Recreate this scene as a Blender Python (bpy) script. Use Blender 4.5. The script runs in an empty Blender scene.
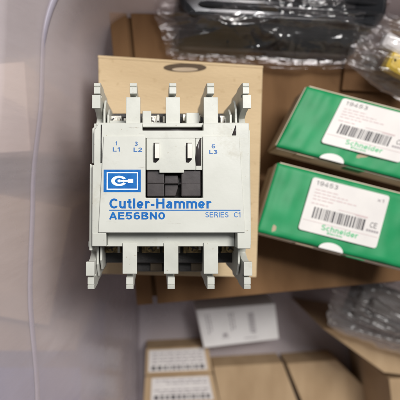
import bpy, bmesh, math, random
from mathutils import Vector, Matrix, noise
random.seed(4)
S = 0.01                                   # all helper coordinates are centimetres
sc = bpy.context.scene
COL = sc.collection
R = math.radians

# ------------------------------------------------------------------ camera
CAM = Vector((-1.8, 1.4, 20.0))
cd = bpy.data.cameras.new('camera'); cam = bpy.data.objects.new('camera', cd); COL.objects.link(cam)
cam.location = CAM * S
cd.sensor_width = 36; cd.lens = 45.0; cd.shift_x = 0.1125; cd.shift_y = -0.0875
cd.clip_start = 0.01; cd.clip_end = 50
cd.dof.use_dof = True; cd.dof.focus_distance = 0.2015; cd.dof.aperture_fstop = 12.5
sc.camera = cam
# ------------------------------------------------------------------ light
w = bpy.data.worlds.new('World'); sc.world = w; w.use_nodes = True
bg = w.node_tree.nodes['Background']; bg.inputs[0].default_value = (0.93, 0.95, 1.0, 1); bg.inputs[1].default_value = 0.11
def area(name, loc, target, size, power, col, sy=None):
    l = bpy.data.lights.new(name, 'AREA'); l.size = size * S; l.energy = power; l.color = col
    if sy: l.shape = 'RECTANGLE'; l.size_y = sy * S
    o = bpy.data.objects.new(name, l); COL.objects.link(o); o.location = Vector(loc) * S
    o.rotation_euler = (Vector(target) - Vector(loc)).to_track_quat('-Z', 'Y').to_euler()
area('ceiling_lamp', (32, 46, 82), (0, 2, -4), 36, 11.0, (1.0, 0.965, 0.92), 34)
area('ceiling_lamp', (12, 34, 84), (0, 2, -4), 70, 4.1, (0.97, 0.98, 1.0), 5)
sc.view_settings.view_transform = 'Standard'; sc.view_settings.look = 'None'
sc.view_settings.exposure = 0.0; sc.view_settings.gamma = 1.0

# ------------------------------------------------------------------ projection helpers (cm)
def P(px, py, z):                          # place seen at photo pixel (px,py) that lies at height z
    k = (20 - z) / 20
    return Vector((-1.8 + (px - 155) / 25 * k, 1.4 - (py - 165) / 25 * k, z))
def L(px, py, z=0.0):                      # the same in the contactor's own frame
    k = (20 - z) / 20
    return Vector((((px - 155) * k + 155 - 172) / 25, -((py - 190) * k + 190 - 187) / 25, z))

# ------------------------------------------------------------------ materials
def mat(name, col, rough=0.5, col2=None, nscale=30, bump=0.0, bscale=400, spec=0.5, metal=0.0, trans=0.0, ior=1.45,
        stretch=(1, 1, 1), spots=None, spot_scale=300, spot_thr=0.68, coat=0.0, lo=0.35, hi=0.65):
    m = bpy.data.materials.new(name); m.use_nodes = True; nt = m.node_tree; N = nt.nodes; K = nt.links
    b = N['Principled BSDF']
    b.inputs['Base Color'].default_value = (*col, 1); b.inputs['Roughness'].default_value = rough
    b.inputs['Specular IOR Level'].default_value = spec; b.inputs['Metallic'].default_value = metal
    b.inputs['Transmission Weight'].default_value = trans; b.inputs['IOR'].default_value = ior
    b.inputs['Coat Weight'].default_value = coat
    tc = N.new('ShaderNodeTexCoord'); mp = N.new('ShaderNodeMapping'); mp.inputs['Scale'].default_value = stretch
    K.new(tc.outputs['Object'], mp.inputs[0])
    cur = None
    if col2:
        n = N.new('ShaderNodeTexNoise'); n.inputs['Scale'].default_value = nscale; n.inputs['Detail'].default_value = 6
        K.new(mp.outputs[0], n.inputs['Vector'])
        r = N.new('ShaderNodeValToRGB'); r.color_ramp.elements[0].position = lo; r.color_ramp.elements[1].position = hi
        r.color_ramp.elements[0].color = (*col, 1); r.color_ramp.elements[1].color = (*col2, 1)
        K.new(n.outputs['Fac'], r.inputs[0]); cur = r.outputs[0]
        K.new(cur, b.inputs['Base Color'])
    if spots:
        n = N.new('ShaderNodeTexNoise'); n.inputs['Scale'].default_value = spot_scale; n.inputs['Detail'].default_value = 3
        K.new(tc.outputs['Object'], n.inputs['Vector'])
        r = N.new('ShaderNodeValToRGB'); r.color_ramp.elements[0].position = spot_thr; r.color_ramp.elements[1].position = spot_thr + 0.05
        r.color_ramp.elements[0].color = (0, 0, 0, 1); r.color_ramp.elements[1].color = (1, 1, 1, 1)
        K.new(n.outputs['Fac'], r.inputs[0])
        mx = N.new('ShaderNodeMix'); mx.data_type = 'RGBA'
        K.new(r.outputs[0], mx.inputs[0])
        if cur: K.new(cur, mx.inputs[6])
        else: mx.inputs[6].default_value = (*col, 1)
        mx.inputs[7].default_value = (*spots, 1)
        K.new(mx.outputs[2], b.inputs['Base Color'])
    if bump:
        n = N.new('ShaderNodeTexNoise'); n.inputs['Scale'].default_value = bscale; n.inputs['Detail'].default_value = 4
        K.new(mp.outputs[0], n.inputs['Vector'])
        bp = N.new('ShaderNodeBump'); bp.inputs['Strength'].default_value = bump; bp.inputs['Distance'].default_value = 0.0004
        K.new(n.outputs['Fac'], bp.inputs['Height']); K.new(bp.outputs[0], b.inputs['Normal'])
    return m

M = {}
M['shell'] = mat('grey_white_plastic', (0.47, 0.475, 0.43), 0.38, (0.54, 0.545, 0.495), 70, 0.07, 700, spots=(0.36, 0.33, 0.26), spot_scale=900, spot_thr=0.70)
M['cover'] = mat('cover_plastic', (0.50, 0.505, 0.46), 0.36, (0.555, 0.56, 0.515), 50, 0.05, 700, spots=(0.45, 0.41, 0.33), spot_scale=700, spot_thr=0.735)
M['barr'] = mat('grey_barrier', (0.46, 0.465, 0.42), 0.42, (0.54, 0.545, 0.495), 90, 0.08, 700, spots=(0.35, 0.31, 0.24), spot_scale=800, spot_thr=0.70)
def scuff(m, tint, scale, lo, hi, stretch):
    nt = m.node_tree; N = nt.nodes; K = nt.links; b = N['Principled BSDF']; src = b.inputs['Base Color'].links[0].from_socket
    tc = N.new('ShaderNodeTexCoord'); mp = N.new('ShaderNodeMapping'); mp.inputs['Scale'].default_value = stretch; mp.inputs['Rotation'].default_value = (0, 0, .5)
    K.new(tc.outputs['Object'], mp.inputs[0]); n = N.new('ShaderNodeTexNoise'); n.inputs['Scale'].default_value = scale; n.inputs['Detail'].default_value = 8; n.inputs['Roughness'].default_value = .7
    K.new(mp.outputs[0], n.inputs['Vector']); r = N.new('ShaderNodeMapRange'); r.inputs[1].default_value = lo; r.inputs[2].default_value = hi; r.inputs[3].default_value = 0; r.inputs[4].default_value = .7
    K.new(n.outputs['Fac'], r.inputs[0]); mx = N.new('ShaderNodeMix'); mx.data_type = 'RGBA'; mx.inputs[7].default_value = (*tint, 1)
    K.new(r.outputs[0], mx.inputs[0]); K.new(src, mx.inputs[6]); K.new(mx.outputs[2], b.inputs['Base Color'])
for k_ in ('shell', 'cover', 'barr'):
    if k_ in M: scuff(M[k_], (0.40, 0.38, 0.31), 60, .58, .72, (1, 1, 1)); scuff(M[k_], (0.34, 0.32, 0.28), 260, .66, .72, (.15, 1, 1))
M['whitepart'] = mat('white_plastic', (0.70, 0.69, 0.64), 0.4, (0.62, 0.60, 0.55), 120)
M['dark'] = mat('black_phenolic', (0.016, 0.015, 0.015), 0.45, (0.03, 0.026, 0.024), 120, 0.3, 900)
M['arm'] = mat('dark_brown_moulding', (0.040, 0.034, 0.035), 0.32, (0.055, 0.047, 0.047), 200, 0.08, 500)
M['steel'] = mat('zinc_steel', (0.55, 0.53, 0.48), 0.32, (0.4, 0.37, 0.3), 300, metal=1.0)
M['brass'] = mat('bay_shade_brass', (0.42, 0.30, 0.14), 0.3, (0.12, 0.09, 0.05), 300, metal=1.0)  # brass toned down in colour for the shade inside the lower bays
M['blue'] = mat('blue_print', (0.003, 0.10, 0.37), 0.5, (0.008, 0.135, 0.42), 500, spec=.2)
M['palblue'] = mat('thin_blue_print', (0.04, 0.16, 0.42), 0.5)
M['navy'] = mat('navy_print', (0.03, 0.13, 0.36), 0.5)
M['ltblue'] = mat('white_print', (0.68, 0.76, 0.80), 0.5)
M['kraft'] = mat('kraft_board', (0.46, 0.34, 0.20), 0.75, (0.54, 0.41, 0.25), 14, 0.6, 350, stretch=(1, 4, 1), spots=(0.43, 0.315, 0.18), spot_scale=200, spot_thr=0.66, spec=0.25)
M['kraftb'] = mat('brown_board', (0.115, 0.06, 0.026), 0.8, (0.175, 0.096, 0.044), 12, 0.4, 400, stretch=(4, 1, 1), spec=0.2)  # brown board, base colour taken darker to include the shade on the carton
M['kraftc'] = mat('tan_board', (0.34, 0.235, 0.135), 0.75, (0.42, 0.30, 0.18), 20, 0.3, 300, stretch=(3, 1, 1), spec=0.25)
M['kraftin'] = mat('board_inside', (0.33, 0.25, 0.17), 0.8, (0.42, 0.33, 0.23), 60, 0.4, 300)
M['green'] = mat('green_card', (0.005, 0.20, 0.065), 0.5, (0.010, 0.25, 0.088), 45, 0.15, 120, spots=(0.05, 0.32, 0.17), spot_scale=130, spot_thr=0.72, coat=0.0, spec=.35)
M['cream'] = mat('cream_card', (0.66, 0.58, 0.46), 0.7, (0.52, 0.43, 0.31), 60, 0.3, 200)
M['label'] = mat('paper_label', (0.60, 0.57, 0.55), 0.45, (0.66, 0.63, 0.60), 60, 0.1, 300)
M['paper'] = mat('white_card', (0.74, 0.72, 0.70), 0.6, (0.66, 0.64, 0.62), 30, 0.1, 300)
M['ink'] = mat('black_ink', (0.05, 0.045, 0.05), 0.5)
M['grink'] = mat('grey_ink', (0.30, 0.27, 0.28), 0.6)
M['pink'] = mat('faded_ink', (0.55, 0.42, 0.42), 0.6)
M['greenink'] = mat('green_ink', (0.04, 0.42, 0.16), 0.5)
M['blackp'] = mat('black_moulding', (0.016, 0.017, 0.019), 0.16, (0.03, 0.032, 0.035), 60, 0.12, 60)
M['greyp'] = mat('grey_moulding', (0.04, 0.034, 0.031), 0.6, (0.07, 0.06, 0.056), 40, 0.3, 200)
M['yellow'] = mat('yellow_plastic', (0.72, 0.50, 0.04), 0.4, (0.62, 0.42, 0.03), 80)
M['bench'] = mat('bench_top', (0.09, 0.072, 0.072), 0.6, (0.12, 0.10, 0.10), 10, 0.2, 100)  # coloured dark to supply the shade that falls on the tote floor
M['bluecrate'] = mat('blue_plastic', (0.02, 0.07, 0.30), 0.5, (0.04, 0.10, 0.36), 20)
M['peach'] = mat('peach_board', (0.74, 0.60, 0.48), 0.8, (0.82, 0.70, 0.58), 14)

def facing_gloss(nt, base, edge, power):     # reflectance of a thin sheet, the same from both sides
    N = nt.nodes; K = nt.links
    lw = N.new('ShaderNodeLayerWeight'); lw.inputs[0].default_value = 0.5
    p = N.new('ShaderNodeMath'); p.operation = 'POWER'; p.inputs[1].default_value = power; K.new(lw.outputs['Facing'], p.inputs[0])
    m = N.new('ShaderNodeMath'); m.operation = 'MULTIPLY_ADD'; m.inputs[1].default_value = edge; m.inputs[2].default_value = base; m.use_clamp = True
    K.new(p.outputs[0], m.inputs[0])
    return m.outputs[0], lw.inputs['Normal']
def film(name, milky=0.12, gloss=0.35, rough=0.12, tint=(0.93, 0.92, 0.93)):
    m = bpy.data.materials.new(name); m.use_nodes = True; nt = m.node_tree; N = nt.nodes; K = nt.links
    N.remove(N['Principled BSDF']); out = N['Material Output']
    tr = N.new('ShaderNodeBsdfTransparent'); tr.inputs[0].default_value = (*tint, 1)
    gl = N.new('ShaderNodeBsdfGlossy'); gl.inputs['Roughness'].default_value = rough; gl.inputs[0].default_value = (1, 1, 1, 1)
    di = N.new('ShaderNodeBsdfTranslucent'); di.inputs[0].default_value = (0.8, 0.78, 0.78, 1)
    d2 = N.new('ShaderNodeBsdfDiffuse'); d2.inputs[0].default_value = (0.72, 0.70, 0.70, 1)
    fac, lwn = facing_gloss(nt, gloss * .3, .75, 3.0)
    tc = N.new('ShaderNodeTexCoord')
    n = N.new('ShaderNodeTexNoise'); n.inputs['Scale'].default_value = 38; n.inputs['Detail'].default_value = 4; n.inputs['Distortion'].default_value = 1.2
    mp = N.new('ShaderNodeMapping'); mp.inputs['Scale'].default_value = (.22, 1.3, .6); K.new(tc.outputs['Object'], mp.inputs[0]); K.new(mp.outputs[0], n.inputs['Vector'])
    bp = N.new('ShaderNodeBump'); bp.inputs['Strength'].default_value = 0.9; bp.inputs['Distance'].default_value = 0.005
    K.new(n.outputs['Fac'], bp.inputs['Height']); K.new(bp.outputs[0], gl.inputs['Normal']); K.new(bp.outputs[0], lwn)
    mr = N.new('ShaderNodeMapRange'); mr.inputs[1].default_value = 0.35; mr.inputs[2].default_value = 0.75
    mr.inputs[3].default_value = milky * 0.4; mr.inputs[4].default_value = milky * 2.2
    K.new(n.outputs['Fac'], mr.inputs[0])
    md = N.new('ShaderNodeMixShader'); md.inputs[0].default_value = 0.5; K.new(di.outputs[0], md.inputs[1]); K.new(d2.outputs[0], md.inputs[2])
    m1 = N.new('ShaderNodeMixShader'); K.new(mr.outputs[0], m1.inputs[0]); K.new(tr.outputs[0], m1.inputs[1]); K.new(md.outputs[0], m1.inputs[2])
    m2 = N.new('ShaderNodeMixShader'); K.new(fac, m2.inputs[0]); K.new(m1.outputs[0], m2.inputs[1]); K.new(gl.outputs[0], m2.inputs[2])
    K.new(m2.outputs[0], out.inputs[0])
    return m
M['bag'] = film('clear_film', 0.05, 0.28, 0.17)
M['bagdull'] = film('dull_film', 0.13, 0.16, 0.3, (.82, .79, .77))

def tote_material():
    m = bpy.data.materials.new('frosted_tote_plastic'); m.use_nodes = True; nt = m.node_tree; N = nt.nodes; K = nt.links
    N.remove(N['Principled BSDF']); out = N['Material Output']
    tc = N.new('ShaderNodeTexCoord')
    n = N.new('ShaderNodeTexNoise'); n.inputs['Scale'].default_value = 14; n.inputs['Detail'].default_value = 3; K.new(tc.outputs['Object'], n.inputs['Vector'])
    mp = N.new('ShaderNodeMapping'); mp.inputs['Scale'].default_value = (1, 1, 0.06); K.new(tc.outputs['Object'], mp.inputs[0])
    n2 = N.new('ShaderNodeTexNoise'); n2.inputs['Scale'].default_value = 160; n2.inputs['Detail'].default_value = 4; K.new(mp.outputs[0], n2.inputs['Vector'])
    bp = N.new('ShaderNodeBump'); bp.inputs['Strength'].default_value = 0.3; bp.inputs['Distance'].default_value = 0.0015; K.new(n2.outputs['Fac'], bp.inputs['Height'])
    rf = N.new('ShaderNodeBsdfTransparent'); rf.inputs[0].default_value = (0.97, 0.94, 0.95, 1)
    di = N.new('ShaderNodeBsdfDiffuse'); di.inputs[0].default_value = (0.97, 0.89, 0.91, 1)
    tl = N.new('ShaderNodeBsdfTranslucent'); tl.inputs[0].default_value = (0.95, 0.85, 0.86, 1)
    gl = N.new('ShaderNodeBsdfGlossy'); gl.inputs['Roughness'].default_value = 0.16
    for s in (di, gl): K.new(bp.outputs[0], s.inputs['Normal'])
    a = N.new('ShaderNodeMixShader'); a.inputs[0].default_value = 0.12; K.new(di.outputs[0], a.inputs[1]); K.new(tl.outputs[0], a.inputs[2])
    mr = N.new('ShaderNodeMapRange'); mr.inputs[1].default_value = 0.3; mr.inputs[2].default_value = 0.7; mr.inputs[3].default_value = 0.24; mr.inputs[4].default_value = 0.34
    K.new(n.outputs['Fac'], mr.inputs[0])
    b = N.new('ShaderNodeMixShader'); K.new(mr.outputs[0], b.inputs[0]); K.new(rf.outputs[0], b.inputs[1]); K.new(a.outputs[0], b.inputs[2])
    fac, lwn = facing_gloss(nt, .03, .45, 4.0); K.new(bp.outputs[0], lwn)
    c = N.new('ShaderNodeMixShader'); K.new(fac, c.inputs[0]); K.new(b.outputs[0], c.inputs[1]); K.new(gl.outputs[0], c.inputs[2])
    K.new(c.outputs[0], out.inputs[0])
    return m
M['tote'] = tote_material()

# ------------------------------------------------------------------ mesh helpers
def thing(name, label, cat, loc=(0, 0, 0), rot=(0, 0, 0), group=None):
    o = bpy.data.objects.new(name, None); COL.objects.link(o); o.empty_display_size = 0.01
    o.location = Vector(loc) * S; o.rotation_euler = rot; o['label'] = label; o['category'] = cat
    if group: o['group'] = group
    return o
def tag(o, label, cat, group=None):
    o['label'] = label; o['category'] = cat
    if group: o['group'] = group
    return o
def obj(name, bm, m, parent=None, bevel=0, seg=2, smooth=True, loc=None, sub=0):
    bmesh.ops.recalc_face_normals(bm, faces=bm.faces)
    me = bpy.data.meshes.new(name)
    for v in bm.verts: v.co *= S
    bm.to_mesh(me); bm.free()
    ms = m if isinstance(m, (list, tuple)) else [m]
    for q in ms: me.materials.append(q)
    if smooth:
        for p in me.polygons: p.use_smooth = True
    o = bpy.data.objects.new(name, me); COL.objects.link(o)
    if parent: o.parent = parent
    if loc is not None: o.location = Vector(loc) * S
    if bevel:
        b = o.modifiers.new('bevel', 'BEVEL'); b.width = bevel * S; b.segments = seg; b.limit_method = 'ANGLE'; b.angle_limit = R(35)
        b.harden_normals = True
    if sub:
        s = o.modifiers.new('sub', 'SUBSURF'); s.levels = sub; s.render_levels = sub
    return o
def hexa(bm, top, bot, mi=0):
    vs = [bm.verts.new(v) for v in top] + [bm.verts.new(v) for v in bot]
    fs = [(0, 1, 2, 3), (7, 6, 5, 4)] + [(i, i + 4, (i + 1) % 4 + 4, (i + 1) % 4) for i in range(4)]
    for f in fs: bm.faces.new([vs[i] for i in f]).material_index = mi
def box(bm, x0, x1, y0, y1, z0, z1):
    hexa(bm, [(x0, y0, z1), (x1, y0, z1), (x1, y1, z1), (x0, y1, z1)], [(x0, y0, z0), (x1, y0, z0), (x1, y1, z0), (x0, y1, z0)])
def prism(bm, pts, d):                     # closed outline (3-D points) pushed along vector d
    a = [bm.verts.new(p) for p in pts]; b = [bm.verts.new(Vector(p) + Vector(d)) for p in pts]
    bm.faces.new(a); bm.faces.new(b[::-1])
    n = len(pts)
    for i in range(n): bm.faces.new([a[i], a[(i + 1) % n], b[(i + 1) % n], b[i]])
def cyl(bm, c, r, z0, z1, n=24, r2=None):
    r2 = r2 or r
    bot = [(c[0] + r * math.cos(t), c[1] + r * math.sin(t), z0) for t in [2 * math.pi * i / n for i in range(n)]]
    top = [(c[0] + r2 * math.cos(t), c[1] + r2 * math.sin(t), z1) for t in [2 * math.pi * i / n for i in range(n)]]
    a = [bm.verts.new(p) for p in bot]; b = [bm.verts.new(p) for p in top]
    bm.faces.new(a[::-1]); bm.faces.new(b)
    for i in range(n): bm.faces.new([a[i], a[(i + 1) % n], b[(i + 1) % n], b[i]])
# ---- drawn grotesque lettering: each letter is a set of constant-width strokes
def _arc(cx, cy, rx, ry, a0, a1, n=14): return [(cx + rx * math.cos(R(a0 + (a1 - a0) * i / n)), cy + ry * math.sin(R(a0 + (a1 - a0) * i / n))) for i in range(n + 1)]
def glyph(c, t):                           # returns (advance, strokes); cap height 1, x-height .74
    h = t / 2; X = .74
    if c == 'C': return .80, [_arc(.45, .5, .43 - h, .5 - h, 40, 320, 28)]
    if c == 'H': return .84, [[(.04 + h, 0), (.04 + h, 1)], [(.80 - h, 0), (.80 - h, 1)], [(.04 + t, .53), (.80 - t, .53)]]
    if c == 'A': return .84, [[(.0 + h * .9, 0), (.42, 1 - h * .2)], [(.84 - h * .9, 0), (.42, 1 - h * .2)], [(.2, .30), (.64, .30)]]
    if c == 'E': return .76, [[(.04 + h, 0), (.04 + h, 1)], [(.04 + t, h), (.72, h)], [(.04 + t, .53), (.67, .53)], [(.04 + t, 1 - h), (.71, 1 - h)]]
    if c == 'F': return .70, [[(.04 + h, 0), (.04 + h, 1)], [(.04 + t, .5), (.62, .5)], [(.04 + t, 1 - h), (.68, 1 - h)]]
    if c == 'L': return .68, [[(.04 + h, 0), (.04 + h, 1)], [(.04 + t, h), (.66, h)]]
    if c == 'I': return .28 + t * .3, [[(.10 + h, 0), (.10 + h, 1)]]
    if c == 'N': return .84, [[(.04 + h, 0), (.04 + h, 1)], [(.80 - h, 0), (.80 - h, 1)], [(.04 + h, 1 - h * .6), (.80 - h, h * .6)]]
    if c == 'B': return .82, [[(.04 + h, 0), (.04 + h, 1)], [(.04 + t, 1 - h), (.5, 1 - h)] + _arc(.5, .765, .26 - h, .235 - h, 80, -80, 8) + [(.5, .53), (.04 + t, .53)], [(.04 + t, .52), (.5, .52)] + _arc(.5, .27, .29 - h, .27 - h, 80, -80, 8) + [(.5, h), (.04 + t, h)]]
    if c == 'R': return .84, [[(.04 + h, 0), (.04 + h, 1)], [(.04 + t, 1 - h), (.5, 1 - h)] + _arc(.5, .735, .29 - h, .265 - h, 80, -80, 8) + [(.5, .47), (.04 + t, .47)], [(.5, .47), (.72, .3), (.76, 0)]]
    if c == 'S': return .78, [_arc(.39, .735, .33 - h, .265 - h, 25, 180, 10) + _arc(.39, .74, .33 - h, .24 - h * .6, 200, 255, 4) + _arc(.39, .27, .35 - h, .25 - h * .4, 75, 20, 4) + _arc(.39, .275, .36 - h, .275 - h, 0, -158, 12)]
    if c == '0': return .78, [_arc(.39, .5, .36 - h, .5 - h, 0, 360, 30)]
    if c == '1': return .50, [[(.34, 0), (.34, 1)], [(.06, .76), (.2, .8), (.33, .97)]]
    if c == '2': return .74, [_arc(.37, .70, .32 - h, .30 - h, 165, -35, 14) + [(.12, h * 1.5), (.12, h), (.70, h)]]
    if c == '3': return .74, [_arc(.36, .745, .30 - h, .255 - h, 160, -80, 12) + [(.3, .53)], [(.3, .525)] + _arc(.36, .28, .34 - h, .28 - h, 80, -160, 14)]
    if c == '4': return .74, [[(.5, 0), (.5, 1), (.06, .34), (.06, .25), (.72, .25)]]
    if c == '5': return .76, [[(.68, 1 - h), (.17, 1 - h), (.11, .50)] + _arc(.37, .33, .35 - h, .33 - h, 128, -160, 18)]
    if c == '6': return .76, [_arc(.41, .62, .37 - h, .38 - h, 40, 180, 14) + [(.04 + h, .34)], _arc(.39, .32, .35 - h, .32 - h, 0, 360, 24)]
    if c == '9': return .76, [[(.76 - a, 1 - b) for a, b in q] for q in glyph('6', t)[1]]
    if c == 'a': return .66, [_arc(.32, X - .25, .28 - h, .25 - h, 155, 0, 14) + [(.60 - h, .0)], [(.60 - h, .44), (.3, .42)] + _arc(.27, .225, .25 - h, .225 - h, 100, 300, 12) + [(.44, .13), (.52, .2)]]
    if c == 'c': return .62, [_arc(.33, X / 2, .30 - h, X / 2 - h, 45, 315, 22)]
    if c == 'd': return .70, [[(.64 - h, 0), (.64 - h, 1)], _arc(.33, X / 2, .29 - h, X / 2 - h, 50, 310, 22)]
    if c == 'e': return .66, [_arc(.33, X / 2, .31 - h, X / 2 - h, 0, 322, 28), [(.10, X / 2 - .02), (.62 - h * .5, X / 2 - .02)]]
    if c == 'h': return .70, [[(.05 + h, 0), (.05 + h, 1)], [(.05 + h, .4)] + _arc(.35, X - .27, .30 - h, .27 - h, 180, 0, 14) + [(.65 - h, 0)]]
    if c == 'i': return .28, [[(.14, 0), (.14, X)], [(.14, .84), (.14, 1)]]
    if c == 'l': return .24 + t * .3, [[(.06 + h, 0), (.06 + h, 1)]]
    if c == 'm': return 1.04, [[(.05 + h, 0), (.05 + h, X)], [(.05 + h, .4)] + _arc((.60 + h) / 2, X - .25, (.50 - h) / 2, .25 - h, 180, 0, 14) + [(.55, 0)], [(.55, .4)] + _arc((1.60 - h) / 2, X - .25, (.50 - h) / 2, .25 - h, 180, 0, 14) + [(1.05 - h, 0)]]
    if c == 'n': return .70, [[(.05 + h, 0), (.05 + h, X)], [(.05 + h, .4)] + _arc(.35, X - .27, .30 - h, .27 - h, 180, 0, 14) + [(.65 - h, 0)]]
    if c == 'u': return .70, [[(.65 - h, 0), (.65 - h, X)], [(.05 + h, X)] + _arc(.35, .27, .30 - h, .27 - h, 180, 360, 14) + [(.65 - h, .36)]]
    if c == 'r': return .46, [[(.05 + h, 0), (.05 + h, X)], [(.05 + h, .36)] + _arc(.05 + h + .27, X - .28, .27, .28 - h, 180, 80, 9) + [(.47, X - h)]]
    if c == 't': return .42, [[(.12 + h, .94), (.12 + h, .16), (.2 + h, h * .95), (.42, h)], [(.0, X - h * .8), (.12, X - h * .8)], [(.12 + t, X - h * .8), (.40, X - h * .8)]]
    if c == 'x': return .60, [[(.06, 0), (.54, X)], [(.06, X), (.54, 0)]]
    if c == '-': return .44, [[(.05, .36), (.39, .36)]]
    return .4, []
def ribbon(bm, pts, t, f, dz):
    n = len(pts); Lf = []; Rt = []; h = t / 2
    for i, p in enumerate(pts):
        a = pts[max(i - 1, 0)]; b = pts[min(i + 1, n - 1)]
        d1 = Vector((p[0] - a[0], p[1] - a[1])); d2 = Vector((b[0] - p[0], b[1] - p[1]))
        if d1.length < 1e-6: d1 = d2.copy()
        if d2.length < 1e-6: d2 = d1.copy()
        d1.normalize(); d2.normalize(); m = d1 + d2; m.normalize()
        q = h / max(m.dot(d1), .55); nrm = Vector((-m.y, m.x)) * q
        Lf.append((p[0] + nrm.x, p[1] + nrm.y)); Rt.append((p[0] - nrm.x, p[1] - nrm.y))
    a = [bm.verts.new(f(x, y, dz)) for x, y in Lf]; b = [bm.verts.new(f(x, y, dz)) for x, y in Rt]
    for i in range(n - 1): bm.faces.new([a[i], a[i + 1], b[i + 1], b[i]])
def text_bm(s, f, bold=0.2, gap=.07):      # lettering fitted to the unit square, then mapped by f(u, v)
    x = 0; parts = []
    for c in s:
        adv, st = glyph(c, bold)
        for k, p in enumerate(st): parts.append(([(a + x, b) for a, b in p], k))
        x += adv + gap
    W = x - gap; bm = bmesh.new()
    up = (f(0, 1) - f(0, 0)).cross(f(1, 0) - f(0, 0)).normalized() * -1
    for p, k in parts:
        ribbon(bm, p, bold, lambda a, b, z: f(a / W, b) + up * z, .0012 * k)
    return bm

# ================================================================== THE SETTING
bm = bmesh.new(); box(bm, -150, 150, -150, 150, -30, -28.3)
o = obj('tabletop', bm, M['bench'], smooth=False); o['kind'] = 'structure'

# ================================================================== STORAGE TOTE
def ring(x0, x1, y0, y1, r, n=10):
    pts = []
    for cx, cy, a0 in ((x1 - r, y1 - r, 0), (x0 + r, y1 - r, 90), (x0 + r, y0 + r, 180), (x1 - r, y0 + r, 270)):
        for i in range(n + 1):
            a = R(a0 + 90 * i / n); pts.append((cx + r * math.cos(a), cy + r * math.sin(a)))
    return pts
def tote_ring(z, out=0.0, r=2.2):
    e = (z + 27) * 0.169 + out
    pts = ring(-3.4 - e, 25 + e, -25 - e, 8.7 + e, 1.0 + min(e, 4.1) ** 2 * .30 - max(0, e - 4.1) * 1.6, 24)
    res = []; n = len(pts)
    for i in range(n):
        a, b = pts[i], pts[(i + 1) % n]; res.append(a)
        if math.hypot(b[0] - a[0], b[1] - a[1]) > 6 or (abs(a[0] - b[0]) < 1e-6 and a[0] < 0 and abs(a[1] - b[1]) > 3):
            res += [(a[0] + (b[0] - a[0]) * k / 32, a[1] + (b[1] - a[1]) * k / 32) for k in range(1, 32)]
    w_ = min(max((z + 27) / 23, 0), 1)
    return [(x + _warp(y) * w_ * min(max((4 - x) / 8, 0), 1), y) for x, y in res]
def _warp(y):                              # the old thin wall bows in and out along its length
    K_ = ((-30, 0), (-14, .45), (-9.7, .22), (-4.5, -.14), (.2, 0), (5.2, .43), (9.2, .55), (13, .6))
    for (a, p), (b, q) in zip(K_, K_[1:]):
        if y <= b:
            u = min(max((y - a) / (b - a), 0), 1); u = u * u * (3 - 2 * u); return p + (q - p) * u
    return .6
def loft(bm, rings):
    prev = None
    for z, pts in rings:
        cur = [bm.verts.new((x, y, z)) for x, y in pts]
        if prev:
            n = len(cur)
            for i in range(n): bm.faces.new([prev[i], prev[(i + 1) % n], cur[(i + 1) % n], cur[i]])
        else: first = cur
        prev = cur
    return first, prev
tote = thing('storage_tote', 'large translucent frosted plastic tote holding all the boxes', 'storage tote', (8, -5, -28.2))
OFF = Vector((-8, 5, 28.2))
bm = bmesh.new()
rings = [(-27, tote_ring(-27)), (-26, tote_ring(-26, 0.15))] + [(z, tote_ring(z, 0.15 + max(0, z + 12) * .0222)) for z in (-22, -17, -14, -12, -10, -8, -6.5, -5, -3.9)]
rings += [(-3, tote_ring(-3, 0.36)), (0, tote_ring(0, 0.38)), (1.4, tote_ring(1.4, 0.38))]
first, last = loft(bm, rings)
for v in bm.verts: v.co += OFF
w_ = obj('wall', bm, M['tote'], tote)
w_.modifiers.new('thick', 'SOLIDIFY').thickness = 0.0018
bm = bmesh.new(); vs = [bm.verts.new((x, y, -27.02)) for x, y in tote_ring(-27)]; bm.faces.new(vs)
for v in bm.verts: v.co += OFF
f_ = obj('bottom', bm, M['tote'], tote, smooth=False)
f_.name = 'bottom'
bm = bmesh.new(); rr_ = []
for i in range(13):
    a = math.pi * 2 * i / 12; rr_.append((-3.75 + .30 * math.sin(a), tote_ring(-3.75, 0.27 + .10 * math.cos(a))))
loft(bm, rr_)
for v in bm.verts: v.co += OFF
rib_m = mat('rib_highlight_plastic', (0.36, 0.335, 0.42), 0.35, (0.56, 0.53, 0.60), 9)  # light caught along the rib is put in as a paler lavender colour
rib_m.node_tree.nodes['Principled BSDF'].inputs['Alpha'].default_value = .62
obj('stiffening_rib', bm, rib_m, tote)
f_.modifiers.new('thick', 'SOLIDIFY').thickness = 0.0025
bm = bmesh.new()
loft(bm, [(1.42, tote_ring(1.4, 0.39)), (1.7, tote_ring(1.4, 0.5)), (1.7, tote_ring(1.4, 1.0)), (1.2, tote_ring(1.4, 1.15)), (0.9, tote_ring(1.4, 1.15))])
for v in bm.verts: v.co += OFF
r_ = obj('rim', bm, M['tote'], tote); r_.modifiers.new('thick', 'SOLIDIFY').thickness = 0.002

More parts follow.
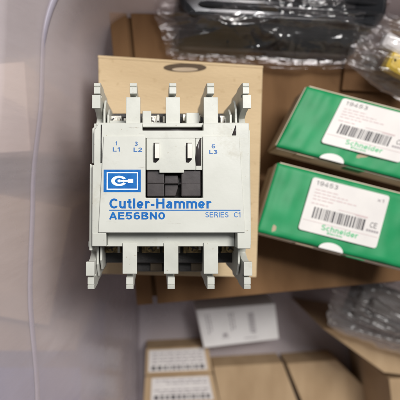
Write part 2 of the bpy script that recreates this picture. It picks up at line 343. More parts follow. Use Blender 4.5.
# ================================================================== BOX BUILDERS
def carton(name, label, cat, cor, z, h, m, group=None, bevel=0.08):
    """cor: photo pixels of the top face's corners TL, TR, BR, BL at height z (or four heights)."""
    zs = z if isinstance(z, (list, tuple)) else [z] * 4
    top = [P(a, b, q) for (a, b), q in zip(cor, zs)]
    c = sum(top, Vector()) / 4; base = Vector((c.x, c.y, c.z - h))
    t = thing(name, label, cat, base, group=group)
    bm = bmesh.new(); hexa(bm, [p - base for p in top], [p - Vector((0, 0, h)) - base for p in top])
    obj('board', bm, m, t, bevel, 3)
    def F(u, v, dz=0.0):                   # u to the right, v downward on the top face
        p = (top[0] * (1 - u) + top[1] * u) * (1 - v) + (top[3] * (1 - u) + top[2] * u) * v
        return p + Vector((0, 0, dz)) - base
    return t, F
def patch(name, F, u0, u1, v0, v1, m, parent, dz=0.02, th=0.015, bevel=0):
    bm = bmesh.new()
    hexa(bm, [F(u0, v0, dz), F(u1, v0, dz), F(u1, v1, dz), F(u0, v1, dz)], [F(u0, v0, dz - th), F(u1, v0, dz - th), F(u1, v1, dz - th), F(u0, v1, dz - th)])
    return obj(name, bm, m, parent, bevel, smooth=False)
def strokes(name, F, items, m, parent, dz=0.03):
    bm = bmesh.new()
    for u0, u1, v0, v1 in items:
        bm.faces.new([bm.verts.new(F(a, b, dz)) for a, b in ((u0, v0), (u1, v0), (u1, v1), (u0, v1))])
    return obj(name, bm, m, parent, smooth=False)

# ---- kraft carton under the contactor, with thumb slot
t, F = carton('cardboard_box', 'pale kraft cardboard box with a thumb slot, standing right under the contactor', 'cardboard box',
              [(98, 55.5), (263, 66), (256.5, 277.5), (101.5, 274)], -6.8, 5.1, M['kraft'], bevel=0.05)
bm = bmesh.new()
cc = [];
for i in range(28):
    a = 2 * math.pi * i / 28; q = P(185 + 21.5 * math.cos(a), 67.5 + (4.4 if math.sin(a) > 0 else 4.2) * math.sin(a), -6.775); cc.append(q)
cen = P(180, 170, -6.8); base = t.location / S
pr = [Vector(c) - base for c in cc]
bm.faces.new([bm.verts.new(p) for p in pr])
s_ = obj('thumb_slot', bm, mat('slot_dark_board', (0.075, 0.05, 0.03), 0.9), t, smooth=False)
bm = bmesh.new()
a0 = [Vector(P(185 + 13 * math.cos(a), 69.5 + 2.0 * math.sin(a), -6.76)) - base for a in [2 * math.pi * i / 24 for i in range(24)]]
prism(bm, a0, (0, 0, 0.012)); obj('inner_tongue', bm, M['kraftin'], s_, smooth=False)
bm = bmesh.new()
hexa(bm, [F(-0.001, -0.001, .03), F(1.001, -0.001, .03), F(1.001, 0.012, .03), F(-0.001, 0.012, .03)], [F(0, 0, -.3), F(1, 0, -.3), F(1, 0.012, -.1), F(0, 0.012, -.1)])
obj('folded_edge', bm, M['kraft'], t, 0.03)

# ---- large brown carton with two flaps below everything
zc = -12.0
bt = thing('brown_carton', 'large brown corrugated carton with long flaps, beneath the green boxes', 'carton', (6, 1, -26.9))
B0 = Vector((6, 1, -26.9))
def flap(name, cor, z, th=0.28, m=M['kraftb']):
    bm = bmesh.new(); top = [P(a, b, z) - B0 for a, b in cor]
    hexa(bm, top, [p - Vector((0, 0, th)) for p in top]); return obj(name, bm, m, bt, 0.05)
flap('flap', [(109, 12), (126.5, 13), (153, 304), (137, 305.5)], zc)
flap('flap', [(130.5, 13), (520, 22), (520, 268), (285, 294), (157.5, 304)][:0] or [(130.5, 13), (520, 22), (540, 268), (157.5, 304)], zc - 0.05)
flap('inner_flap', [(348, 40), (520, 44), (520, 100), (342, 90)], zc + 0.33)
bm = bmesh.new()
top = [P(a, b, zc - 0.4) - B0 for a, b in [(113, 17), (520, 24), (520, 262), (141, 298)]]
hexa(bm, top, [p - Vector((0, 0, 14.4)) for p in top]); obj('carton_body', bm, M['kraftb'], bt, 0.1)

# ---- green cartons
def green_box(label, TL, ang, wl, hh, z, tilt, lab, notch, deep=2.1, roll=0, shear=.08):
    p = P(TL[0], TL[1], z)
    rot = (Matrix.Rotation(R(ang), 3, 'Z') @ Matrix.Rotation(R(tilt), 3, 'X') @ Matrix.Rotation(R(roll), 3, 'Y'))
    sh = shear
    t = thing('green_box', label, 'component box', p - Vector((0, 0, deep)), rot.to_euler(), group='green component boxes')
    # local: x right 0..wl, y down 0..-hh, z 0..deep
    off = rot @ Vector((0, 0, deep)); t.location = (p - off) * S
    bm = bmesh.new(); box(bm, 0.0, wl, -hh, 0, 0, deep); obj('tray', bm, M['kraftin'], t, 0.06)
    # green lid: wavy sheet with a little sag, short skirt
    bm = bmesh.new(); nx, ny = 60, 22; g = []
    ex = 0.03
    for j in range(ny + 1):
        row = []
        for i in range(nx + 1):
            x = -ex + (wl + 2 * ex) * i / nx; y = ex - (hh + 2 * ex) * j / ny
            e = min(x + ex, -y + ex, hh + y + ex, 0.18) / 0.18
            dz = 0.10 * noise.noise(Vector((x * .5 + TL[0], y * .5, 1))) + 0.04 * noise.noise(Vector((x * 1.6, y * 1.1, TL[1])))
            dz += 0.035 * math.exp(-((x - 1.35 - y * .04) / .3) ** 2) - 0.03 * math.exp(-((x - 0.9) / .3) ** 2) - .10 * math.exp(-max(x, 0) / .16)
            row.append(bm.verts.new((x, y, deep + 0.06 + dz * max(e, 0) - 0.05 * (1 - max(e, 0)) ** 2)))
        g.append(row)
    for j in range(ny):
        for i in range(nx): bm.faces.new([g[j][i], g[j + 1][i], g[j + 1][i + 1], g[j][i + 1]])
    lid = obj('lid', bm, M['green'], t); sm = lid.modifiers.new('thick', 'SOLIDIFY'); sm.thickness = 0.0006
    sm.offset = -1
    bm = bmesh.new(); box(bm, -0.075, -0.035, -hh + .05, -0.02, deep - .5, deep - 0.02)
    obj('lid_flange', bm, M['cream'], t, 0.02)
    bm = bmesh.new(); box(bm, 0.1, wl, 0.035, 0.10, deep - 1.2, deep + 0.02); obj('lid_flange', bm, M['cream'], t, 0.02)
    # thumb notch: white inner card showing at the lower edge
    bm = bmesh.new(); nx0 = notch
    pts = [(nx0 + 0.68 * math.cos(a), -hh - 0.045 + 0.40 * math.sin(a), deep + 0.12) for a in [math.pi * i / 20 for i in range(21)]]
    prism(bm, pts, (0, 0, 0.03)); nt_ = obj('thumb_notch', bm, M['paper'], t, smooth=False)
    bm = bmesh.new(); box(bm, 0.06, wl, -hh - 0.09, -hh - 0.04, 0.4, deep - 0.14); obj('front_flap', bm, M['cream'], t, 0.02)
    for a, b in ((nx0 - 1.9, nx0 - .9), (nx0 + 0.95, nx0 + 2.0)):
        bm = bmesh.new(); box(bm, a, b, -hh - 0.15, -hh - 0.10, deep - 0.75, deep + 0.0); obj('lid_tab', bm, M['green'] if a > nx0 else M['kraftin'], t, 0.02)
    # label
    lab_x = 0
    x0, x1, y0, y1 = lab; zl = deep + 0.19
    def G(u, v, dz=0): return Vector((x0 + (x1 - x0) * u, y0 + (y1 - y0) * v, zl + dz))
    bm = bmesh.new(); rr = 0.16; pts = []
    for cx, cy, s0 in ((x1 - rr, y0 - rr, 0), (x0 + rr, y0 - rr, 90), (x0 + rr, y1 + rr, 180), (x1 - rr, y1 + rr, 270)):
        for i in range(7):
            a = R(s0 + 15 * i); pts.append((cx + rr * math.cos(a), cy + rr * math.sin(a), zl - 0.12))
    prism(bm, pts, (0, 0, 0.12)); lb = obj('label_sticker', bm, M['label'], t, smooth=False)
    tx = lambda u0, u1, v0, v1: (lambda u, v: G(u0 + (u1 - u0) * u, v1 + (v0 - v1) * v, 0.012))
    obj('reference_number', text_bm('19453', tx(.06, .34, .045, .125), .12, .16), M['ink'], lb, smooth=False)
    obj('quantity_mark', text_bm('x1', tx(.86, .95, .09, .15), .15), M['grink'], lb, smooth=False)
    it = []
    rnd = random.Random(int(TL[1]))
    for k, (v, u1) in enumerate(((.20, .36), (.26, .5), (.32, .62), (.38, .34), (.46, .28))):
        u = .07
        while u < u1:
            d = rnd.uniform(.03, .09); it.append((u, min(u + d, u1), v, v + .018)); u += d + .015
    it += [(.42, .80, .475, .485), (.64, .8, .49, .505)]
    strokes('fine_print', G, it, M['pink'], lb, .012)
    strokes('ruled_line', G, [(.02, .98, .795, .803)], M['pink'], lb, .011)
    it = []; u = .12
    while u < .76:
        d = rnd.choice((.008, .012, .02, .026)); it.append((u, u + d, .53, .74)); u += d + rnd.choice((.008, .012, .018))
    strokes('barcode', G, it, M['ink'], lb, .012)
    obj('maker_name', text_bm('Schneider', tx(.27, .74, .81, .91), .16), M['greenink'], lb, smooth=False)
    obj('maker_name', text_bm('Electric', tx(.36, .56, .925, .965), .2), M['greenink'], lb, smooth=False)
    obj('conformity_mark', text_bm('CE', tx(.85, .94, .55, .65), .12), M['ink'], lb, smooth=False)
    strokes('serial_print', G, [(.82 + .032 * q, .845 + .032 * q, .69, .73) for q in range(5)], M['grink'], lb, .012)
    for ch in list(t.children) + list(lb.children):                        # the old carton has racked sideways
        for v in ch.data.vertices: v.co.x += sh * v.co.y
    return t
# heights chosen so the pair lies side by side on the brown carton
green_box('upper green component box with creased lid, topmost of the two, behind the other', (307, 87), -14.6, 9.6, 3.75, -8.2, -8, (2.10, 6.6, -0.15, -2.95), 3.1, shear=.25)
green_box('lower green component box whose whole white barcode label is visible', (278, 163.5), -14.2, 9.6, 3.95, -8.0, -8, (2.05, 6.45, -0.28, -3.30), 4.1)

# ---- cartons on the tote floor
G1 = 'plain tan cartons at the bottom of the tote'
def labelled(label, cor, z, h, u, v):
    t, F = carton('labelled_carton', label, 'carton', cor, z, h, M['kraftc'], group='small tan cartons with white stickers')
    lb = patch('label_sticker', F, u[0], u[1], v[0], v[1], M['label'], t, .03, .02)
    H = lambda a, b, dz=0: F(u[0] + (u[1] - u[0]) * a, v[0] + (v[1] - v[0]) * b, dz)
    rnd = random.Random(int(cor[0][1])); it = []
    for q in ((.14, .30, .44, .58) if cor[0][1] < 360 else (.10, .22, .50, .62)):
        a = .06 if cor[0][1] < 360 else .3 * rnd.random()
        while a < .92: d = rnd.uniform(.05, .16); it.append((a, min(a + d, .95), q, q + .05)); a += d + .03
    strokes('fine_print', H, it, M['grink'], lb, .045)
    it = []; a = .05
    while a < .9: d = rnd.choice((.03, .05, .07)); it.append((a, a + d, .74, .92)); a += d + .035
    strokes('bold_print', H, it, M['ink'], lb, .045)
labelled('small tan carton with white printed sticker, second from the bottom edge, nearer the white box', [(146, 349), (208, 346), (213, 373), (145, 376)], -24.6, 2.3, (.05, .93), (.06, .86))
labelled('small tan carton with white printed sticker, cut by the bottom edge of the photo', [(145, 377), (213, 374), (220, 404), (143, 407)], -24.5, 2.4, (.10, .93), (.05, .84))
t, F = carton('tan_carton', 'plain tan carton between the sticker cartons and the dark seam', 'carton', [(213, 367), (283, 363), (312, 440), (228, 444)], -24.4, 2.5, M['kraftc'], G1)
t, F = carton('tan_carton', 'plain tan carton right of the dark seam, angled away at its right end', 'carton', [(286.5, 364), (337, 360), (408, 430), (318, 440)], -24.3, 2.6, M['kraftc'], G1)
t, F = carton('tan_carton', 'tan carton in the lower right corner, under the dull clear bag', 'carton', [(322, 328), (440, 345), (440, 380), (384, 373)], (-18, -18, -18, -18), 9.0, M['kraftc'], G1)
patch('side_mark', F, .70, .95, .3, .5, M['paper'], t, .02, .015)
t, F = carton('tan_carton', 'tan carton filling the extreme lower right corner of the photo, cut by both edges', 'carton', [(389, 379), (450, 377), (450, 440), (396, 442)], -18.6, 8.3, M['kraftc'], G1)
patch('flap_seam', F, 0, 1, .5, .51, M['kraftb'], t, .02, .015)
# white box with faint print
t, F = carton('white_box', 'white paper-labelled box lying alone below the brown carton edge', 'box', [(196, 310), (275, 303.5), (279, 339), (204, 348)], -23.4, 3.5, M['paper'], bevel=.06)
it = []; rnd = random.Random(3)
for u in (.10, .14, .40, .44):
    v = .15
    while v < .6: d = rnd.uniform(.04, .12); it.append((u, u + .015, v, v + d)); v += d + .03
for u in (.64, .66, .68, .70):
    v = .2
    while v < .72: d = rnd.uniform(.03, .08); it.append((u, u + .014, v, v + d)); v += d + .015
it += [(.26, .36, .78, .80), (.28, .34, .68, .76), (.55, .72, .86, .88)]
strokes('fine_print', F, it, M['grink'], t, .02)
# things standing outside the tote, seen dimly through its wall
G2 = 'boxes outside the tote wall'
def outside(name, label, x0, x1, y0, y1, h, m, cat='carton', ang=0):
    t = thing(name, label, cat, ((x0 + x1) / 2, (y0 + y1) / 2, -28.28), (0, 0, R(ang)), G2)
    a, b = (x1 - x0) / 2, (y1 - y0) / 2
    bm = bmesh.new(); box(bm, -a, a, -b, b, 0, h); obj('board', bm, m, t, .1)
    bm = bmesh.new(); box(bm, -a * .12, a * .12, -b, b, h + .01, h + .03); obj('tape_strip', bm, M['kraftin'], t)
outside('shipping_carton', 'blurred peach carton seen through the upper left tote wall', -28, -9.0, 1.5, 6.6, 20.0, M['peach'], ang=4)
outside('shipping_carton', 'blurred tan carton seen through the middle of the left tote wall', -28, -7.9, -7.5, 0.5, 15.0, M['kraft'], ang=-11)
outside('shipping_carton', 'blurred pale carton, lower and tilted, seen through the left tote wall beneath the tan one', -26, -7.2, -11.6, -8.2, 13.0, M['kraftc'], ang=-9)
outside('blue_crate', 'blurred blue crate seen through the lower left tote wall', -28, -6.6, -26, -11.7, 16, M['bluecrate'], 'crate')

# ================================================================== BAGGED PARTS
def bag(name, label, cen, rx, ry, h, z, m, seed, wr=1.0, ang=0, flat=2.4, ridge_dir=0.0, nx=170, ny=120):
    """crumpled film draped as a closed pillow round its contents."""
    base = Vector(P(cen[0], cen[1], z)); base.z = z
    bm = bmesh.new(); g = []
    def wrinkle(x, y, s):
        q = Vector((x * math.cos(ridge_dir) + y * math.sin(ridge_dir), -x * math.sin(ridge_dir) + y * math.cos(ridge_dir), s))
        q = Vector((q.x * .16, q.y * 1.15, s))
        a = 1 - abs(noise.noise(q * 0.9 + Vector((seed, 0, 0)))) * 2
        b = 1 - abs(noise.noise(Vector((x, y, s)) * 1.1 + Vector((0, seed, 0)))) * 2
        c = 1 - abs(noise.noise(Vector((x, y, s)) * 2.6 + Vector((0, seed, 3)))) * 2
        return (a ** 3 * .62 + b ** 3 * .13 + c ** 2 * .02) * wr
    for side in (1, -1):
        g = []
        for j in range(ny + 1):
            row = []
            for i in range(nx + 1):
                u = -1 + 2 * i / nx; v = -1 + 2 * j / ny
                # squircle mapping
                x = u * math.sqrt(max(0, 1 - v * v * .18)); y = v * math.sqrt(max(0, 1 - u * u * .18))
                e = 1 + 0.07 * noise.noise(Vector((x * 2.4 + seed, y * 2.4, 5))) + 0.03 * noise.noise(Vector((x * 7 + seed, y * 7, 9)))
                f = max(0, 1 - max(abs(u), abs(v)) ** flat)
                X = x * rx * e; Y = y * ry * e
                if side > 0: Z = h * f ** .55 + wrinkle(X, Y, 1) * (0.35 + .65 * f)
                else: Z = -0.02 - .0 * f + wrinkle(X, Y, 1) * .35 * (1 - f)
                row.append(bm.verts.new((X, Y, Z)))
            g.append(row)
        for j in range(ny):
            for i in range(nx): bm.faces.new([g[j][i], g[j][i + 1], g[j + 1][i + 1], g[j + 1][i]])
    o = obj(name, bm, m); o.location = base * S; o.rotation_euler = (0, 0, R(ang))
    return o
# dark moulded part inside the top bag
zt = -11.6
c0 = P(274, 4, zt)
mt = thing('moulded_part', 'long black ribbed plastic moulding wrapped in the big clear bag', 'plastic part', (c0.x, c0.y, zt), (0, 0, R(-3)))
def rbox(bm, x0, x1, y0, y1, z0, z1, r=.5, n=6, taper=.12):
    rings_ = []
    for z, t_ in ((z0, 0), (z0 + (z1 - z0) * .6, taper * .4), (z1 - .15, taper), (z1, taper + .16)):
        rings_.append((z, ring(x0 + t_, x1 - t_, y0 + t_, y1 - t_, r, n)))
    f_, l_ = loft(bm, rings_); bm.faces.new(l_); bm.faces.new(f_[::-1])
bm = bmesh.new(); rbox(bm, -6.3, 6.5, -2.0, 3.2, 0, 2.1, 1.3, 10, .25); obj('shell', bm, M['blackp'], mt, .05)
for k, y in enumerate((-1.55, -0.95, -0.35, 0.6)):
    bm = bmesh.new(); pts = []; r_w = .2 + .04 * (k % 2)
    loft(bm, [(x, [(y + r_w * fx * math.cos(a), 2.02 + .34 * fx * math.sin(a)) for a in [math.pi * 2 * i / 20 for i in range(20)]]) for x, fx in ((-5.5 + .5 * k, .05), (-5.3 + .5 * k, .7), (-4.9 + .5 * k, 1), (4.9, 1), (5.5, .7), (5.8, .05))])
    for v in bm.verts: v.co = Vector((v.co.z, v.co.x, v.co.y))
    obj('rib', bm, M['blackp'], mt)
for x in (-5.1, 2.6, 5.5):
    bm = bmesh.new(); cyl(bm, (x, 1.9), .42, 2.08, 2.3, 24, .36); b_ = obj('screw_boss', bm, M['blackp'], mt, .03)
    bm = bmesh.new(); cyl(bm, (x, 1.9), .18, 2.3, 2.36, 16); obj('screw', bm, M['steel'], b_)
bm = bmesh.new(); rbox(bm, -6.2, 5.2, -3.3, -1.9, 0, 0.6, .8); obj('lower_ledge', bm, M['greyp'], mt, .05)
o = bag('plastic_bag', '', (275, 2), 7.4, 4.2, 2.6, -11.68, M['bag'], 3.1, 1.0, -3)
tag(o, 'large crinkled clear bag over the long black moulding at the top', 'plastic bag', 'clear plastic bags')
# right bag with yellow part
c1 = P(402, 70, -9.6)
yt = thing('yellow_part', 'small yellow plastic piece with a dark mark, inside the clear bag at the right edge', 'plastic part', c1, (0, 0, R(-28)))
bm = bmesh.new(); rbox(bm, -1.2, 1.6, -.6, .5, 0, .8, .15, 4, .03); obj('body', bm, M['yellow'], yt, .03)
bm = bmesh.new(); rbox(bm, -1.05, -.75, -.2, .2, .78, .86, .05, 3, .01); obj('dark_mark', bm, M['ink'], yt)
bm = bmesh.new(); rbox(bm, -1.9, 1.6, .55, 1.5, -.1, .5, .15, 4, .03); obj('white_base', bm, M['paper'], yt, .03)
o = bag('plastic_bag', '', (410, 67), 3.7, 2.1, 1.5, -10.1, M['bag'], 7.7, .8, -32, ridge_dir=.3, nx=120, ny=90)
tag(o, 'small crinkled clear bag at the right edge with a yellow piece inside', 'plastic bag', 'clear plastic bags')
# lower right bag
c2 = P(388, 311, -16.6)
gt = thing('grey_part', 'dull grey plastic part inside the lower right clear bag', 'plastic part', c2, (0, 0, R(-20)))
bm = bmesh.new(); rbox(bm, -3.2, 3.5, -1.5, 1.7, 0, 1.2, .6, 6, .2); obj('body', bm, M['greyp'], gt, .05)
bm = bmesh.new(); rbox(bm, -2.2, 2.2, -.5, .8, 1.15, 1.7, .3, 5, .1); obj('raised_block', bm, M['greyp'], gt, .05)
o = bag('plastic_bag', '', (386, 312), 4.2, 2.6, 1.9, -17.0, M['bagdull'], 12.3, .9, -20)
tag(o, 'dull crumpled clear bag lying on the tan carton at the lower right', 'plastic bag', 'clear plastic bags')

# ================================================================== THE CONTACTOR
TILT = -3.0
face = Vector(((172 - 200) / 25, (200 - 187) / 25, 0))
rotc = Matrix.Rotation(R(TILT), 3, 'X') @ Matrix.Rotation(R(0.0), 3, 'Z')
H0 = 6.55
root_loc = face - rotc @ Vector((0, 0, H0))
ct = thing('contactor', 'grey-white three-pole electrical contactor with blue lettering, standing on the pale cardboard box', 'contactor', root_loc, rotc.to_euler())
UP = Vector((0, 0, H0))
def cobj(name, bm, m, bevel=.03, parent=ct, smooth=True, label=None, seg=2):
    if parent is ct:
        for v in bm.verts: v.co += UP
    else:
        for v in bm.verts: v.co += UP
    o = obj(name, bm, m, parent, bevel, seg, smooth)
    if label: o['label'] = label
    return o
def plate(name, pts, zt_, zb, m, bevel=.03, parent=ct, label=None):
    bm = bmesh.new(); prism(bm, [L(a, b, 0) + Vector((0, 0, zb)) for a, b in pts], (0, 0, zt_ - zb))
    return cobj(name, bm, m, bevel, parent, label=label)
def G0(px, py, z): return Vector(((px - 172) / 25, (187 - py) / 25, z))     # orthographic grid in face pixels

# mounting base, wedge bottomed so it sits flat on the cardboard
bm = bmesh.new()
ya, yb = (187 - 92) / 25, (187 - 276) / 25
x0, x1 = -3.0, 3.0
tn = math.tan(R(-TILT))
def zb(y): return -6.55 + tn * y + 0.10 - .12
hexa(bm, [(x0, ya, -5.3), (x1, ya, -5.3), (x1, yb, -5.3), (x0, yb, -5.3)], [(x0, ya, -6.75 + tn * ya), (x1, ya, -6.75 + tn * ya), (x1, yb, -6.75 + tn * yb), (x0, yb, -6.75 + tn * yb)])
cobj('mounting_base', bm, M['dark'], .06)
# core housing
bm = bmesh.new(); prism(bm, [G0(a, b, -5.32) for a, b in ((92, 127), (250.5, 127), (250.5, 242), (92, 242))], (0, 0, 4.15))
cobj('housing', bm, M['shell'], .05)
# dark terminal decks
for nm, y0, y1, zz in (('terminal_deck', 106, 128, -2.75), ('terminal_deck', 241, 272, -2.75)):
    bm = bmesh.new(); prism(bm, [G0(a, b, -5.31) for a, b in ((94, y0), (249, y0), (249, y1), (94, y1))], (0, 0, 5.31 + zz)); cobj(nm, bm, M['dark'], .05)
# front frame (outer strips)
plate('front_frame', [(93.5, 130), (98, 122.5), (142.3, 122.5), (142.3, 130), (203.8, 130), (203.8, 122.5), (250, 122.5), (250.5, 248.5), (237.2, 248.5), (237.2, 230.5), (243.0, 230.5), (237.6, 138), (203, 138), (144.5, 138), (105.5, 138), (100.6, 230.5), (100.6, 245.5), (92, 245.5), (92, 165), (93.5, 165)], -.07, -1.15, M['shell'], .035)
plate('side_rib', [(88.6, 163), (91.8, 165), (91.8, 251), (88.6, 251)], -.30, -4.9, M['shell'], .03)
plate('side_rib', [(90.6, 127), (93.3, 125), (93.3, 162.8), (90.6, 162.8)], -.36, -4.9, M['shell'], .03)
plate('side_rib', [(250.7, 127), (252.6, 129), (252.6, 246), (250.7, 246)], -.42, -4.9, M['shell'], .03)
# seam groove
plate('seam_slot', [(100.2, 124), (101.4, 124), (101.4, 163), (100.2, 163)], -.062, -.08, M['dark'], 0)
plate('corner_slot', [(232.5, 135), (236.5, 124.5), (237, 124.5), (237, 135)], -.062, -.08, M['arm'], 0)
# label cover
cv = plate('label_cover', [(103.2, 135.8), (145.5, 135.8), (145.5, 197.8), (202.8, 197.8), (202.8, 135.8), (239.8, 135.8), (244.8, 232.5), (98.4, 232.5)], 0, -.75, M['cover'], .035)
plate('corner_step', [(92.2, 232.8), (106.2, 232.8), (106.2, 246), (92.2, 246)], -.045, -1.1, M['shell'], .03)
# central slide plate
sl = plate('slide_plate', [(146.3, 131), (196, 131), (196, 170), (184.2, 170), (184.2, 172.8), (159.3, 172.8), (159.3, 170), (146.3, 170)], -.09, -.28, M['shell'], .03)
bm = bmesh.new()
hexa(bm, [G0(196.3, 131, -.10), G0(202.4, 131, -.10), G0(202.4, 170, -.10), G0(196.3, 170, -.10)], [G0(196.3, 131, -.3), G0(202.4, 131, -.3), G0(202.4, 170, -.3), G0(196.3, 170, -.3)])
cobj('slide_plate', bm, M['shell'], .02)
plate('slide_slot', [(196.0, 165.5), (195.4, 158), (196.4, 147), (201, 136.5), (201.6, 137), (201.6, 165.5)], -.093, -.2, M['arm'], 0)
for px in (155.0, 187.8):
    plate('tab_slot_shadow', [(px - 1.5, 142.4), (px + 4.4, 142.4), (px + 4.2, 159.5), (px + 1.0, 162.6), (px - 1.7, 162.2)], -.083, -.2, M['arm'], 0)  # dark slot plate, drawn past the tab to include its shadow left and below
    tb = plate('slide_tab', [(px - .3, 143.5), (px + 4.6, 143.5), (px + 4.6, 158.3), (px - .3, 158.3)], .10, -.2, M['whitepart'], .02, label='small white tab standing proud of its slot')
# ledge above slide plate (lintel with dark gap)
plate('upper_gap', [(142.3, 125.8), (203.9, 125.8), (203.9, 130.5), (142.3, 130.5)], -.55, -1.2, M['arm'], 0)
plate('upper_ledge', [(142.5, 121.8), (203.6, 121.8), (203.6, 125.6), (142.5, 125.6)], -.30, -1.2, M['shell'], .02)
# indicator window
plate('window_well', [(145.6, 169.5), (202.6, 169.5), (202.6, 197.7), (145.6, 197.7)], -.62, -.9, M['dark'], 0)
plate('armature_block', [(147, 168), (164.5, 168), (164.5, 196.5), (147, 196.5)], -.26, -.61, M['arm'], .04)
plate('armature_block', [(181.5, 168), (201.5, 168), (201.5, 196.5), (181.5, 196.5)], -.22, -.61, M['arm'], .05)
plate('armature_bridge', [(165, 175), (178.5, 175), (178.5, 188), (176, 196), (165, 196)], -.42, -.61, M['arm'], .03)
plate('armature_ridge', [(146.6, 182.6), (202, 182.6), (202, 183.5), (146.6, 183.5)], -.215, -.40, M['arm'], .02)
# lower ledge
plate('lower_ledge', [(106.4, 228), (237.0, 228), (237.0, 248.0), (93, 248.0), (93, 246.2), (106.4, 246.2)], -.70, -1.16, M['shell'], .03)
plate('upper_rail', [(93.5, 119.6), (142.1, 119.6), (142.1, 122.3), (93.5, 122.3)], -.75, -1.3, M['shell'], .02)
plate('upper_rail', [(203.9, 119.6), (249.8, 119.6), (249.8, 122.3), (203.9, 122.3)], -.75, -1.3, M['shell'], .02)

# barriers: front post + deep blade + grooved tip
def barrier(cx, top, outer=0):
    s = -1 if top else 1
    y = lambda d: (122 - d) if top else (247 + d)                            # d = distance outward from the body, face pixels
    zf = -.62
    kk = 1.031                                                               # grid correction for the depth of the post front
    X = lambda p: (p - 155) * kk + 155
    e_ = 3 if top else 2.5
    bm = bmesh.new()
    if not outer:
        a, b = X(cx) - 7.4, X(cx) + 7.4
        box(bm, (a - 172) / 25, (b - 172) / 25, *sorted(((187 - y(-3)) / 25, (187 - y(28.5)) / 25)), zf - .16, zf)
        bl = 3.7
    else:
        a, b = (X(cx) - 5.2, X(cx) + 3.6) if outer < 0 else (X(cx) - 3.6, X(cx) + 5.2)
        box(bm, (a - 172) / 25, (b - 172) / 25, *sorted(((187 - y(14 + e_)) / 25, (187 - y(28 + e_)) / 25)), zf - .20, zf)
        bl = 3.4
    # blade profile in YZ
    T = 45 if not top else 44.5
    prof = [(-4, -5.25), (-4, zf - .17)]
    if outer: prof += [(1.5, zf - .17), (4, -1.6), (10, -1.75), (15, -1.3), (17, zf - .2), (29, zf - .2)]
    else: prof += [(28.6, zf - .17)]
    prof += [(30.5, zf - .5), (32.2, zf - .5), (32.2, zf), (39, zf), (39.3, zf - .06), (40.1, zf - .06), (40.4, zf - .0), (T - 1, zf - .04), (T, zf - .25), (T - .5, -1.9), (T - 3, -2.3), (T - 3.5, -3.6), (T - 8, -3.9), (T - 9, -5.25)]
    xa = (X(cx) - bl - 172) / 25; xb = (X(cx) + bl - 172) / 25
    prism(bm, [(xa, (187 - y(d)) / 25, z) for d, z in prof], (xb - xa, 0, 0))
    cobj('terminal_barrier', bm, M['barr'], .02)
for top, xs in ((True, (96.5, 133, 173, 211.3, 247)), (False, (91.5, 130, 171, 210.5, 246.5))):
    for i, x in enumerate(xs): barrier(x, top, -1 if i == 0 else (1 if i == 4 else 0))
# thin inner guard plates beside the outer barriers
for x, d, top in ((103.5, 30, True), (107.5, 20, True), (237.5, 30, True), (232, 20, True), (97.5, 35, False), (101, 28, False), (239, 34, False)):
    y = (lambda q: 122 - q) if top else (lambda q: 247 + q)
    bm = bmesh.new(); xx = ((x - 155) * 1.05 + 155 - 172) / 25
    prism(bm, [(xx - .045, (187 - y(q)) / 25, z) for q, z in ((-3, -5.2), (-3, -1.2), (d * .6, -1.2), (d, -1.7), (d, -4.6), (d - 3, -5.2))], (.09, 0, 0))
    cobj('guard_plate', bm, M['barr'], .015)
# terminals: clamp plates and screws in each bay
def screw(x, y, z, r, m=M['brass']):
    bm = bmesh.new(); cyl(bm, (x, y), r, z - .5, z, 26, r * .96)
    s = cobj('terminal_screw', bm, m, .03)
    bm = bmesh.new(); a = random.uniform(0, 3); c, q = math.cos(a), math.sin(a)
    for (u, v) in ((c, q), (-q, c)):
        n = Vector((-v, u, 0)) * .035; d = Vector((u, v, 0)) * r * .7
        C_ = Vector((x, y, z + .003)); bm.faces.new([bm.verts.new(p) for p in (C_ - d - n, C_ + d - n, C_ + d + n, C_ - d + n)])
    cobj('drive_slot', bm, M['ink'], 0, s, False)
rnd = random.Random(8)
for px in (112, 151, 192, 230):
    q = G0((px - 155) * 1.12 + 155, 0, 0).x
    for yy, mm in ((115.5, M['steel']), (250.5, M['brass'])):
        yv = (187 - ((yy - 190) * 1.05 + 190)) / 25
        bm = bmesh.new(); box(bm, q - .42, q + .42, yv - .26, yv + .26, -2.74, -2.55)
        cp = cobj('clamp_plate', bm, mm, .03)
        screw(q + rnd.uniform(-.05, .05), yv, -2.30, .22, mm)
        for k in range(4):                                                  # washer teeth and conductor ends
            bm = bmesh.new(); xx = q + (-.6, -.35, .32, .58)[k]; yo = rnd.uniform(-.12, .12)
            box(bm, xx - .06, xx + .06, yv + yo - .14, yv + yo + .16, -2.74, -2.25 + rnd.uniform(-.15, .15)); cobj('clamp_tooth', bm, mm if k % 2 else M['steel'], .02)
# white coil-terminal blocks in the upper bays and dark contact boxes in the lower ones
plate('coil_terminal', [(141.5, 105), (151, 105), (151, 122), (141.5, 122)], -1.3, -2.6, M['shell'], .03)
plate('coil_terminal', [(188.5, 107), (202.5, 107), (202.5, 122), (188.5, 122)], -1.3, -2.6, M['shell'], .03)
plate('coil_terminal', [(106, 115), (126.5, 115), (126.5, 121), (106, 121)], -1.45, -2.6, M['shell'], .03)
plate('coil_terminal', [(152.5, 117), (166, 117), (166, 122), (152.5, 122)], -1.4, -2.6, M['shell'], .03)
for a, b in ((137, 168), (179, 207)):
    bm = bmesh.new(); prism(bm, [G0((p - 155) * 1.15 + 155, y_, -5.25) for p, y_ in ((a, 272.3), (b, 272.3), (b, 284), (a, 284))], (0, 0, 1.95)); cobj('contact_box', bm, M['dark'], .04)
    bm = bmesh.new(); q = G0(((a + b) / 2 - 155) * 1.15 + 155, 0, 0).x; box(bm, q - .1, q + .45, (187 - 282) / 25, (187 - 270) / 25, -3.35, -3.0); cobj('contact_plate', bm, mat('dull_bronze', (.10, .075, .05), .5, metal=.6), .03)

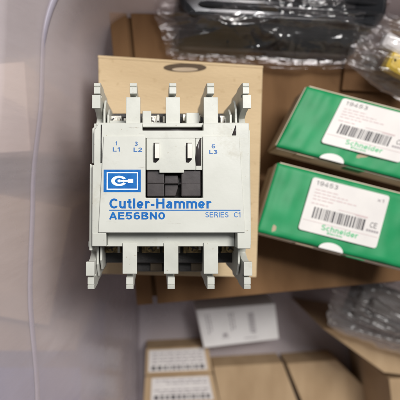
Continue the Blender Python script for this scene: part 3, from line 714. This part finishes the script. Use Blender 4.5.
# ---- printing on the cover
def Q(x0, x1, yt_, yb_, z=.006):
    return lambda u, v: G0(x0 + (x1 - x0) * u, yb_ + (yt_ - yb_) * v, z)
def ctext(name, s, x0, x1, yt_, yb_, m, bold=0.0, z=.006):
    cobj(name, text_bm(s, Q(x0, x1, yt_, yb_, z), bold), m, 0, cv, False)
ctext('maker_name', 'Cutler-Hammer', 109.3, 210.8, 198.4, 208.4, M['blue'], .20)
ctext('model_number', 'AE56BN0', 109.3, 165.3, 212.0, 219.3, M['blue'], .20)
ctext('series_mark', 'SERIES  C1', 205.0, 240.6, 212.0, 217.2, M['palblue'], .15)
for s, x0, x1, a, b in (('1', 115.2, 117.0, 141.2, 145.2), ('L1', 112.4, 120.2, 147.2, 151.4), ('3', 134.2, 138.0, 141.4, 145.6), ('L2', 133.2, 142.4, 147.4, 151.8), ('5', 211.8, 215.8, 144.2, 148.2), ('L3', 209.2, 217.8, 149.8, 153.8)):
    ctext('terminal_mark', s, x0, x1, a, b, M['navy'], .19)
def poly(name, polys, m, z, parent=cv):
    bm = bmesh.new()
    for p in polys: bm.faces.new([bm.verts.new(G0(a, b, z)) for a, b in p])
    return cobj(name, bm, m, 0, parent, False)
rect = lambda a, b, c, d: [(a, c), (b, c), (b, d), (a, d)]
poly('underline', [rect(109.3, 240.2, 209.6, 210.6)], M['blue'], .005)
em = poly('emblem', [rect(103.6, 140.8, 169.6, 192.2)], M['blue'], .006)
poly('emblem_frame', [rect(106.6, 138.0, 172.0, 173.2), rect(106.6, 138.0, 188.6, 189.8), rect(106.6, 107.8, 173.2, 188.6), rect(136.8, 138.0, 173.2, 188.6)], M['ltblue'], .010, em)
# lens-shaped C with a bar running to a square
def arc(cx, cy, rx, ry, a0, a1, n=22): return [(cx + rx * math.cos(R(a0 + (a1 - a0) * i / n)), cy + ry * math.sin(R(a0 + (a1 - a0) * i / n))) for i in range(n + 1)]
outer_ = arc(119.0, 180.9, 7.8, 5.2, 28, 332); inner_ = arc(119.3, 180.9, 4.4, 3.0, 332, 28)
po = []
for i in range(22): po.append([outer_[i], outer_[i + 1], inner_[21 - i], inner_[22 - i]])
po.append(rect(120.5, 128.0, 180.0, 181.8)); po.append(rect(127.8, 133.2, 178.9, 182.9)); po.append(arc(119.3, 180.9, 1.9, 1.5, 0, 350, 12))
poly('emblem_mark', po, M['ltblue'], .012, em)
